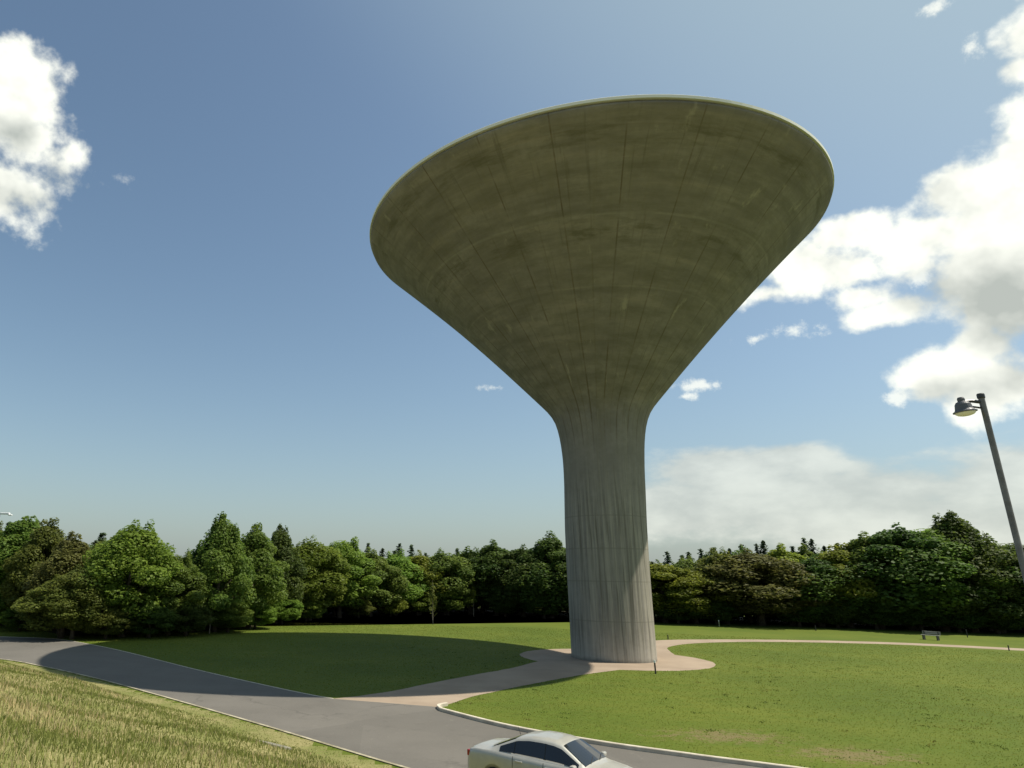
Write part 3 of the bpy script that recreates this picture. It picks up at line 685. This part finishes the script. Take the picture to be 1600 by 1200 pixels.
# ------------------------------------------------------------------ grass
def blades(name, P, H, Wd, col, lean, rng):
    n = len(P); a = rng.uniform(0, 2 * np.pi, n); sd = np.stack([np.cos(a), np.sin(a), 0 * a], 1)
    b = rng.uniform(0, 2 * np.pi, n); ln = np.stack([np.cos(b), np.sin(b), 0 * b], 1) * (lean * H)[:, None]
    up = np.array([0, 0, 1.0])
    m = P + ln * 0.3 + up * (H * 0.6)[:, None]; t = P + ln + up * (H * 0.97)[:, None]; w = (sd * Wd[:, None])
    V = np.stack([P - w, P + w, m + w * 0.7, m - w * 0.7, t], 1).reshape(-1, 3)
    i = np.arange(n)[:, None] * 5; quads = np.concatenate([i + np.array([[0, 1, 2, 3]]), i + np.array([[3, 2, 4, 4]])], 0)
    tri = np.concatenate([i + np.array([[0, 1, 2]]), i + np.array([[0, 2, 3]]), i + np.array([[3, 2, 4]])], 0)
    return from_arr(name, V, tri, M_BLADE, attr=np.concatenate([col] * 3), aname='blade')
def build_meadow():
    rng = np.random.default_rng(5); n = 360000
    X = rng.uniform(-26, 8, n); Y = rng.uniform(2, 46, n); d = near_dist(X, Y); dist = np.hypot(X, Y)
    keep = (d > 0.15) & (d < 15.5) & (dist > 4.0) & (np.hypot(X + 2.95, Y - 22.2) > 0.55) & (rng.uniform(size=n) < np.clip(16 / dist, 0.25, 1)); X, Y, d = X[keep], Y[keep], d[keep]; n = len(X)
    patch = 0.7 * np.sin(X * 0.31 + 1.1) * np.sin(Y * 0.37 + 0.4 + 0.2 * X) + 0.8 * np.sin(X * 0.8 + 2 * np.sin(Y * 0.45)) * np.cos(Y * 0.62 - X * 0.3) + 0.5 * np.sin(X * 2.3 + Y * 1.9)
    verge = np.clip((d - 0.4) / 2.0, 0.15, 1)
    H = rng.uniform(0.05, 0.16, n) * (0.25 + 0.75 * verge) * (1 + 0.2 * patch)
    straw = rng.uniform(size=n) < np.clip(0.13 + 0.30 * patch, 0.03, 0.75) * verge
    g = np.array([0.19, 0.215, 0.058]) * rng.uniform(0.7, 1.4, (n, 1)) * np.array([1, 1, 1]) + rng.uniform(0, 0.03, (n, 1)) * np.array([1, 0.6, 0.1])
    s = np.array([0.62, 0.50, 0.27]) * rng.uniform(0.7, 1.2, (n, 1))
    col = np.where(straw[:, None], s, g); H = np.where(straw, H * 1.25, H)
    P = np.stack([X, Y, bank_z(X, Y) - 0.02], 1)
    tag(blades('meadow_grass', P, H, np.where(straw, 0.004, 0.006) * (1 + np.hypot(X, Y) / 25), col, rng.uniform(0.1, 0.55, n), rng), kind='stuff', label='tall green and straw-coloured grass on the near bank', cat='grass')
build_meadow()
def inside(poly, X, Y):
    P = np.array(poly); r = np.zeros(len(X), bool); j = len(P) - 1
    for i in range(len(P)):
        xi, yi = P[i]; xj, yj = P[j]
        r ^= ((yi > Y) != (yj > Y)) & (X < (xj - xi) * (Y - yi) / (yj - yi + 1e-12) + xi); j = i
    return r
def build_turf():
    rng = np.random.default_rng(6); n = 260000
    dd = 17 + 65 * rng.uniform(size=n) ** 1.5; aa = rng.uniform(R(-30), R(52), n); X = dd * np.sin(aa); Y = dd * np.cos(aa)
    keep = (near_dist(X, Y) < -0.2) & ~inside(road_poly, X, Y) & ~inside(path_poly, X, Y); X, Y = X[keep], Y[keep]; n = len(X)
    kp = np.array(kerb_l)
    dk = np.min(np.hypot(X[:, None] - kp[None, :, 0], Y[:, None] - kp[None, :, 1]), 1) if n < 60000 else np.concatenate([np.min(np.hypot(X[i:i + 20000, None] - kp[None, :, 0], Y[i:i + 20000, None] - kp[None, :, 1]), 1) for i in range(0, n, 20000)])
    k2 = (dk > 0.3); X, Y = X[k2], Y[k2]; n = len(X)
    fw = np.array(fl); k3 = Y < np.interp(X, fw[:, 0], fw[:, 1]) + 1; X, Y = X[k3], Y[k3]; n = len(X)
    sc = np.hypot(X, Y) / 25
    col = np.array([0.125, 0.150, 0.020]) * rng.uniform(0.75, 1.3, (n, 1)) + rng.uniform(0, 1, (n, 1)) ** 6 * np.array([0.14, 0.10, 0.02])
    ct = np.stack([np.repeat(rng.uniform(2, 34, 260), 14), np.repeat(rng.uniform(18, 58, 260), 14)], 1) + rng.normal(size=(260 * 14, 2)) * 0.12
    ok = (near_dist(ct[:, 0], ct[:, 1]) < -0.5) & ~inside(road_poly, ct[:, 0], ct[:, 1]) & ~inside(path_poly, ct[:, 0], ct[:, 1]) & (np.min(np.hypot(ct[:, 0, None] - kp[None, ::2, 0], ct[:, 1, None] - kp[None, ::2, 1]), 1) > 0.5)
    tc = np.repeat(np.where(rng.uniform(size=(260, 1)) < 0.6, np.array([[0.062, 0.090, 0.014]]), np.array([[0.17, 0.165, 0.04]])), 14, 0)[ok] * rng.uniform(0.7, 1.3, (int(ok.sum()), 1)); ct = ct[ok]; m_ = len(ct)
    tag(blades('lawn_weeds', np.stack([ct[:, 0], ct[:, 1], 0 * ct[:, 0]], 1), rng.uniform(0.025, 0.065, m_), np.full(m_, 0.015), tc, rng.uniform(0.5, 1.4, m_), rng), kind='stuff', label='scattered dark tufts and yellow weeds in the lawn', cat='weeds')
    tag(blades('lawn_grass', np.stack([X, Y, 0 * X], 1), rng.uniform(0.008, 0.022, n) * np.clip(sc, 0.8, 1.5), 0.010 * sc, col, rng.uniform(0.2, 0.7, n), rng), kind='stuff', label='short mown grass of the lawn', cat='grass')
build_turf()

# ------------------------------------------------------------------ street lamps
M_STEEL = mat('galvanised_steel', lambda g, b: g.l.new(g.mix(g.ramp(g.noise(objc(g), 6, 4, 0.6), 0.3, 0.7), (0.13, 0.12, 0.112), (0.20, 0.19, 0.178)), b.inputs['Base Color']), rough=0.5, metal=0.5)
M_DARK = mat('dark_enamel', col=(0.035, 0.036, 0.04), rough=0.4)
M_HOUS = mat('grey_enamel', col=(0.10, 0.10, 0.11), rough=0.45)
M_OPAL = mat('opal_glass', col=(0.80, 0.80, 0.76), rough=0.25)
M_WHITE = mat('white_enamel', col=(0.82, 0.83, 0.82), rough=0.4)
def street_lamp(x, y, H, z0, az):
    t = tag(empty('street_lamp', (x, y, z0), az), 'slim grey lamp post with a hanging bell-shaped lamp in front of the right-hand trees', 'street lamp')
    bm = bmesh.new(); add_lathe(bm, [(0.07, -0.3), (0.07, 0.9), (0.044, 0.95), (0.042, H), (0.042, H + 0.002), (0.001, H + 0.004)], 20)
    from_bm('pole', bm, M_STEEL, t, smooth=False)
    for p in t.children[0].data.polygons: p.use_smooth = abs(p.normal.z) < 0.5
    bm = bmesh.new(); add_lathe(bm, [(0.047, H - 0.06), (0.053, H - 0.05), (0.053, H + 0.005), (0.045, H + 0.02), (0.001, H + 0.022)], 20); from_bm('cap', bm, M_DARK, t)
    bm = bmesh.new(); add_tube(bm, [(-0.03, 0, H - 0.12), (-0.15, 0, H - 0.10), (-0.29, 0, H - 0.11)], [0.028, 0.026, 0.026], 10); add_tube(bm, [(-0.03, 0, H - 0.22), (-0.17, 0, H - 0.19)], [0.016, 0.016], 8); from_bm('arm', bm, M_DARK, t)
    hd = empty('lamp_head', (-0.29, 0, H - 0.10)); hd.parent = t; hd.rotation_euler = (0, R(-5), 0); hd.scale = (0.84,) * 3
    bm = bmesh.new(); add_lathe(bm, [(0.001, 0.085), (0.045, 0.08), (0.06, 0.05), (0.06, 0.0), (0.10, -0.02), (0.125, -0.06), (0.145, -0.16), (0.165, -0.19), (0.19, -0.20), (0.192, -0.22), (0.17, -0.225)], 24); from_bm('housing', bm, M_HOUS, hd, smooth=False)
    bm = bmesh.new(); add_lathe(bm, [(0.165, -0.22), (0.158, -0.245), (0.125, -0.272), (0.07, -0.288), (0.001, -0.292)], 24); from_bm('glass', bm, M_OPAL, hd, smooth=True)
LY = 10.6; lx, _ = ray(1532, 617).x * LY / ray(1532, 617).y, 0
lz0 = float(bank_z(np.array([lx]), np.array([LY]))[0])
street_lamp(lx, LY, zat(1532, 617, LY) - lz0, lz0, R(-12))
def tall_lamp():
    Y = 79.0; x = ray(0, 801).x * Y / ray(0, 801).y; H = zat(0, 803, Y)
    t = tag(empty('street_lamp', (x, Y, 0)), 'tall post with a flat white lamp head above the trees at the left border', 'street lamp')
    bm = bmesh.new(); add_tube(bm, [(0, 0, -0.2), (0, 0, H * 0.5), (0, 0, H)], [0.11, 0.09, 0.06], 12); from_bm('pole', bm, M_STEEL, t, smooth=True)
    bm = bmesh.new(); add_box(bm, (0.62, -0.02, H + 0.05), (1.05, 0.34, 0.20), bev=0.06); add_box(bm, (1.22, -0.02, H - 0.10), (0.42, 0.30, 0.14), bev=0.05); from_bm('lamp_head', bm, M_WHITE, t)
tall_lamp()

# ------------------------------------------------------------------ small things on the grass
M_POST = mat('dark_post', col=(0.03, 0.028, 0.025), rough=0.6)
def marker(px, py, hgt, label, cap=True, m=None):
    x, y = gp(px, py); t = tag(empty('marker_post', (x, y, 0)), label, 'post')
    bm = bmesh.new(); add_lathe(bm, [(0.045, -0.1), (0.045, hgt * 0.78), (0.050, hgt * 0.8)], 14); from_bm('post', bm, m or M_POST, t)
    bm = bmesh.new(); add_lathe(bm, [(0.044, hgt * 0.8), (0.052, hgt * 0.805), (0.052, hgt * 0.97), (0.05, hgt), (0.001, hgt)], 14); from_bm('cap', bm, M_WHITE if cap else M_POST, t)
marker(1024.5, 1053, 0.75, 'short black post with a white cap at the front edge of the round plaza')
marker(1124, 979, 0.75, 'pale green-white marker post on the lawn before the brown-leaved tree', True, mat('pale_post', col=(0.40, 0.42, 0.22), rough=0.7))
marker(1275, 986, 0.6, 'short dark post at the back of the lawn, first right of the brown-leaved tree', False)
marker(1512, 996, 0.8, 'dark stake on the lawn right of the pale bench', False)
marker(1577, 1017, 0.45, 'low dark post at the edge of the curving path near the right border', False)
marker(1044, 999, 0.4, 'low dark post beside the path just right of the tower stem', False)
marker(676.5, 976, 0.5, 'little dark stake at the foot of the slim leafy sapling', False)
M_BENCH = mat('weathered_bench_timber', col=(0.30, 0.295, 0.26), rough=0.8)
def bench():
    x, y = gp(1455, 1000); t = tag(empty('bench', (x, y, 0), R(-62)), 'pale bench on the strip of lawn behind the curving path', 'bench')
    bm = bmesh.new()
    for k in range(3): add_box(bm, (0, -0.16 + 0.16 * k, 0.45), (1.6, 0.14, 0.05), bev=0.008)
    from_bm('seat', bm, M_BENCH, t)
    bm = bmesh.new()
    for k in range(2): add_box(bm, (0, 0.27 + 0.03 * k, 0.62 + 0.15 * k), (1.6, 0.035, 0.12), bev=0.008)
    from_bm('backrest', bm, M_BENCH, t)
    for s in (-0.62, 0.62):
        bm = bmesh.new(); add_box(bm, (s, 0.0, 0.212), (0.07, 0.42, 0.425), bev=0.01); add_box(bm, (s, 0.245, 0.42), (0.065, 0.05, 0.80)); from_bm('leg', bm, M_DARK, t)
bench()
def manhole():
    x, y = gp(440, 1179, 0.3); x, y = -2.95, 22.2
    z = float(bank_z(np.array([x]), np.array([y]))[0]); t = tag(empty('manhole', (x, y, z), R(-45)), 'round grey manhole cover set in the near grass beside the road edge', 'manhole cover')
    e = 0.3; bz_ = lambda a, b: float(bank_z(np.array([a]), np.array([b]))[0])
    nrm = Vector((-(bz_(x + e, y) - bz_(x - e, y)) / (2 * e), -(bz_(x, y + e) - bz_(x, y - e)) / (2 * e), 1.0)).normalized()
    t.rotation_euler = nrm.to_track_quat('Z', 'Y').to_euler()
    bm = bmesh.new(); add_lathe(bm, [(0.50, -0.2), (0.50, 0.05), (0.48, 0.065), (0.36, 0.065), (0.34, 0.05), (0.34, -0.05)], 32); from_bm('ring', bm, mat('weathered_ring', col=(0.22, 0.21, 0.16), rough=0.9), t)
    bm = bmesh.new(); add_lathe(bm, [(0.335, 0.0), (0.335, 0.05), (0.30, 0.055), (0.28, 0.047), (0.12, 0.047), (0.10, 0.055), (0.001, 0.055)], 32); from_bm('cover', bm, mat('cast_iron', col=(0.09, 0.085, 0.08), rough=0.7), t)
manhole()

# ------------------------------------------------------------------ car
def build_car():
    paint = mat('champagne_paint', lambda g, b: (g.l.new(g.mix(g.ramp(g.noise(objc(g), 3, 4, 0.6), 0.3, 0.7), (0.40, 0.39, 0.345), (0.45, 0.44, 0.39)), b.inputs['Base Color']), setattr(b.inputs['Coat Weight'], 'default_value', 0.5)), rough=0.38, metal=0.25)
    glass = mat('tinted_glass', col=(0.012, 0.014, 0.016), rough=0.06, spec=0.8)
    black = mat('black_rubber', col=(0.015, 0.015, 0.015), rough=0.7)
    chrome = mat('alloy', col=(0.55, 0.55, 0.55), rough=0.3, metal=0.9)
    red = mat('red_lens', col=(0.30, 0.012, 0.010), rough=0.2); clear = mat('clear_lens', col=(0.6, 0.62, 0.62), rough=0.15)
    t = tag(empty('parked_car', (4.56, 19.23, 0.006), -0.6856), 'silver-beige saloon car on the road, cut by the bottom of the picture', 'car')
    t.name = 'saloon_car'; t.scale = (0.98,) * 3
    L = 2.25; I = np.interp
    top = lambda x: I(x, [-2.25, -2.22, -2.12, -1.98, -1.62, -1.50, -1.00, -0.70, -0.35, 0.0, 0.30, 0.50, 0.80, 1.14, 1.30, 1.7, 2.02, 2.16, 2.23, 2.25], [.60, .80, .95, 1.0, 1.02, 1.045, 1.25, 1.37, 1.42, 1.425, 1.405, 1.36, 1.19, .985, .945, .885, .79, .70, .58, .48])
    belt = lambda x: I(x, [-2.25, -2.22, -2.1, -1.9, -1.5, 0, 1.1, 1.6, 2.0, 2.16, 2.25], [.57, .76, .90, .945, .965, .93, .90, .83, .745, .66, .46])
    wid = lambda x: I(x, [-2.25, -2.2, -2.05, -1.7, -1.0, 0, 1.0, 1.6, 1.95, 2.12, 2.22, 2.25], [.60, .70, .79, .845, .86, .865, .86, .835, .77, .68, .56, .46])
    rw = lambda x: I(x, [-2.25, -2.1, -1.62, -1.3, -.98, -.7, 0, .5, .8, 1.14, 1.3, 2.0, 2.25], [.40, .62, .70, .69, .63, .59, .585, .575, .635, .70, .70, .62, .35])
    WX = (-1.32, 1.32); WR = 0.36
    def bot(x):
        z = I(x, [-2.25, -2.1, -1.7, 1.8, 2.1, 2.25], [.36, .27, .20, .19, .24, .32])
        for w in WX:
            if abs(x - w) < WR: z = max(z, 0.30 + math.sqrt(WR * WR - (x - w) ** 2))
        return z
    def ring(x):
        w, b, tz, rr, bz = wid(x), belt(x), top(x), rw(x), bot(x)
        mid = (0.3 * b + 0.7 * 0.5) if bz < 0.5 else max(bz + 0.03, 0.5)
        lo = max(bz, 0.30) + 0.012
        cab = max(0.0, tz - b - 0.06)
        return [(0, bz if bz < .4 else .4), (w * .80, bz if bz < .4 else .4), (w * .985, bz), (w * 1.0, min(lo, mid - .01)), (w * 1.005, mid), (w * .995, b - .10 if b - .10 > mid + .005 else mid + .006), (w * .955, b - 0.004),
                (rr + (w * .93 - rr) * .85, b + .02 * min(1, (tz - b) / .05)), (rr + (w * .93 - rr) * 0.12, tz - .055 - 0.02 * (cab > 0.1)), (rr * .9, tz - .022), (rr * .5, tz - .004), (0, tz)]
    xs = sorted(set([round(v, 3) for v in list(np.linspace(-2.25, 2.25, 100)) + [w + s * WR * c for w in WX for s in (-1, 1) for c in (1.0, .995, .97, .9)]]))
    bm = bmesh.new(); rows = []
    for x in xs:
        h = ring(x); rows.append([bm.verts.new((x, -y, z)) for y, z in h] + [bm.verts.new((x, y, z)) for y, z in h[-2:0:-1]])
    n = len(rows[0])
    for a, b in zip(rows[:-1], rows[1:]):
        for k in range(n): bm.faces.new((a[k], a[(k + 1) % n], b[(k + 1) % n], b[k]))
    bm.faces.new(rows[0]); bm.faces.new(rows[-1][::-1])
    body = from_bm('body', bm, paint, t, smooth=True)
    # glass: patches 6 mm proud of the cabin surface
    def side_pt(x, u, s, o=0.008):
        h = ring(x); (y0, z0), (y1, z1) = h[7], h[8]; y = y0 + (y1 - y0) * u; z = z0 + (z1 - z0) * u
        nl = math.hypot(z1 - z0, y0 - y1) or 1; return (x, s * (y + o * (z1 - z0) / nl), z + o * (y0 - y1) / nl)
    def side_win(x0, x1, s, u0=.10, u1=.93):
        bm = bmesh.new(); X = np.linspace(x0, x1, 14); g_ = [[bm.verts.new(side_pt(x, u, s)) for u in np.linspace(u0, u1, 4)] for x in X]
        for a, b in zip(g_[:-1], g_[1:]):
            for k in range(3): bm.faces.new((a[k], a[k + 1], b[k + 1], b[k]))
        return from_bm('side_window', bm, glass, t)
    for s in (-1, 1):
        side_win(-1.18, -0.765, s); side_win(-0.745, 0.085, s); side_win(0.105, 0.98, s)
        for x0, x1 in ((-0.79, -0.72), (0.06, 0.13)):
            bm = bmesh.new(); a = [bm.verts.new(side_pt(x0, u, s, .005)) for u in (.08, .5, .94)]; b = [bm.verts.new(side_pt(x1, u, s, .005)) for u in (.08, .5, .94)]
            for k in range(2): bm.faces.new((a[k], a[k + 1], b[k + 1], b[k]))
            from_bm('pillar_trim', bm, black, t)
    def top_win(name, x0, x1, m0):
        bm = bmesh.new(); g_ = []
        for x in np.linspace(x0, x1, 10):
            r = rw(x) - m0; sl_ = (top(x + .02) - top(x - .02)) / .04; nl = math.hypot(1, sl_)
            g_.append([bm.verts.new((x - .008 * sl_ / nl, v * r, (top(x) - .022 * (abs(v) ** 2.2)) + .010 / nl)) for v in np.linspace(-1, 1, 9)])
        for a, b in zip(g_[:-1], g_[1:]):
            for k in range(8): bm.faces.new((a[k], a[k + 1], b[k + 1], b[k]))
        return from_bm(name, bm, glass, t)
    top_win('windscreen', 0.52, 1.12, 0.055); top_win('rear_window', -1.45, -0.78, 0.05)
    # wipers, mirrors, handles, door seams, lights, bumpers' trim, wheels
    for y0 in (-0.35, 0.2):
        bm = bmesh.new(); add_tube(bm, [(1.14, y0, top(1.14) + .02), (1.02, y0 + .42, top(1.02) + .022)], [.009, .006], 6); from_bm('wiper', bm, black, t)
    for s in (-1, 1):
        bm = bmesh.new(); add_box(bm, (0.93, s * 0.95, 0.965), (0.13, 0.19, 0.12), bev=.035); add_box(bm, (0.95, s * .845, .935), (.06, .08, .04)); from_bm('mirror', bm, paint, t)
        for x0, x1 in ((-0.72, 0.08), (0.10, 1.0)):
            h = ring((x0 + x1) / 2); bm = bmesh.new(); add_box(bm, (x0 + .14, s * (wid(x0) * 1.0 + .004), belt(x0) - .10), (.20, .035, .035), bev=.01); from_bm('handle', bm, paint, t)
        for x0 in (-0.76, 0.09, 1.02):
            bm = bmesh.new()
            P = [(x0 - .006, s * (wid(x0) * f + .0025), z) for f, z in ((1.0, .33), (1.005, .6), (.997, belt(x0) - .09), (.957, belt(x0) - .006))]
            a = [bm.verts.new(p) for p in P]; b = [bm.verts.new((p[0] + .012, p[1], p[2])) for p in P]
            for k in range(3): bm.faces.new((a[k], a[k + 1], b[k + 1], b[k]))
            from_bm('door_seam', bm, black, t)
        bm = bmesh.new(); add_box(bm, (-0.1, s * .868, .52), (2.2, .022, .05), bev=.008); from_bm('trim_strip', bm, black, t)
        bm = bmesh.new(); add_box(bm, (-2.13, s * .615, .80), (.10, .24, .15), rz=s * .28, bev=.02); from_bm('tail_light', bm, red, t)
        bm = bmesh.new(); add_box(bm, (2.10, s * .54, .655), (.16, .30, .12), rz=-s * .32, bev=.02); from_bm('headlight', bm, clear, t)
    bm = bmesh.new(); add_box(bm, (2.215, 0, .60), (.05, .62, .10), bev=.01); from_bm('grille', bm, black, t)
    bm = bmesh.new(); add_tube(bm, [(-0.95, .0, 1.30), (-1.02, .0, 1.48)], [.008, .004], 6); from_bm('aerial', bm, black, t)
    for x in WX:
        for s in (-1, 1):
            w = empty('wheel', (x, s * .745, .30)); w.parent = t
            bm = bmesh.new(); add_lathe(bm, [(.20, -.09), (.28, -.095), (.30, -.07), (.30, .07), (.28, .095), (.20, .09)], 32, axis='Y'); from_bm('tyre', bm, black, w)
            bm = bmesh.new(); add_lathe(bm, [(.002, s * .05), (.06, s * .07), (.08, s * .055), (.16, s * .05), (.20, s * .085), (.21, s * .088)], 20, axis='Y')
            for k in range(6):
                a = k * math.pi / 3; add_tube(bm, [(.05 * math.cos(a), s * .07, .05 * math.sin(a)), (.19 * math.cos(a), s * .08, .19 * math.sin(a))], [.022, .018], 6)
            from_bm('rim', bm, chrome, w)
build_car()
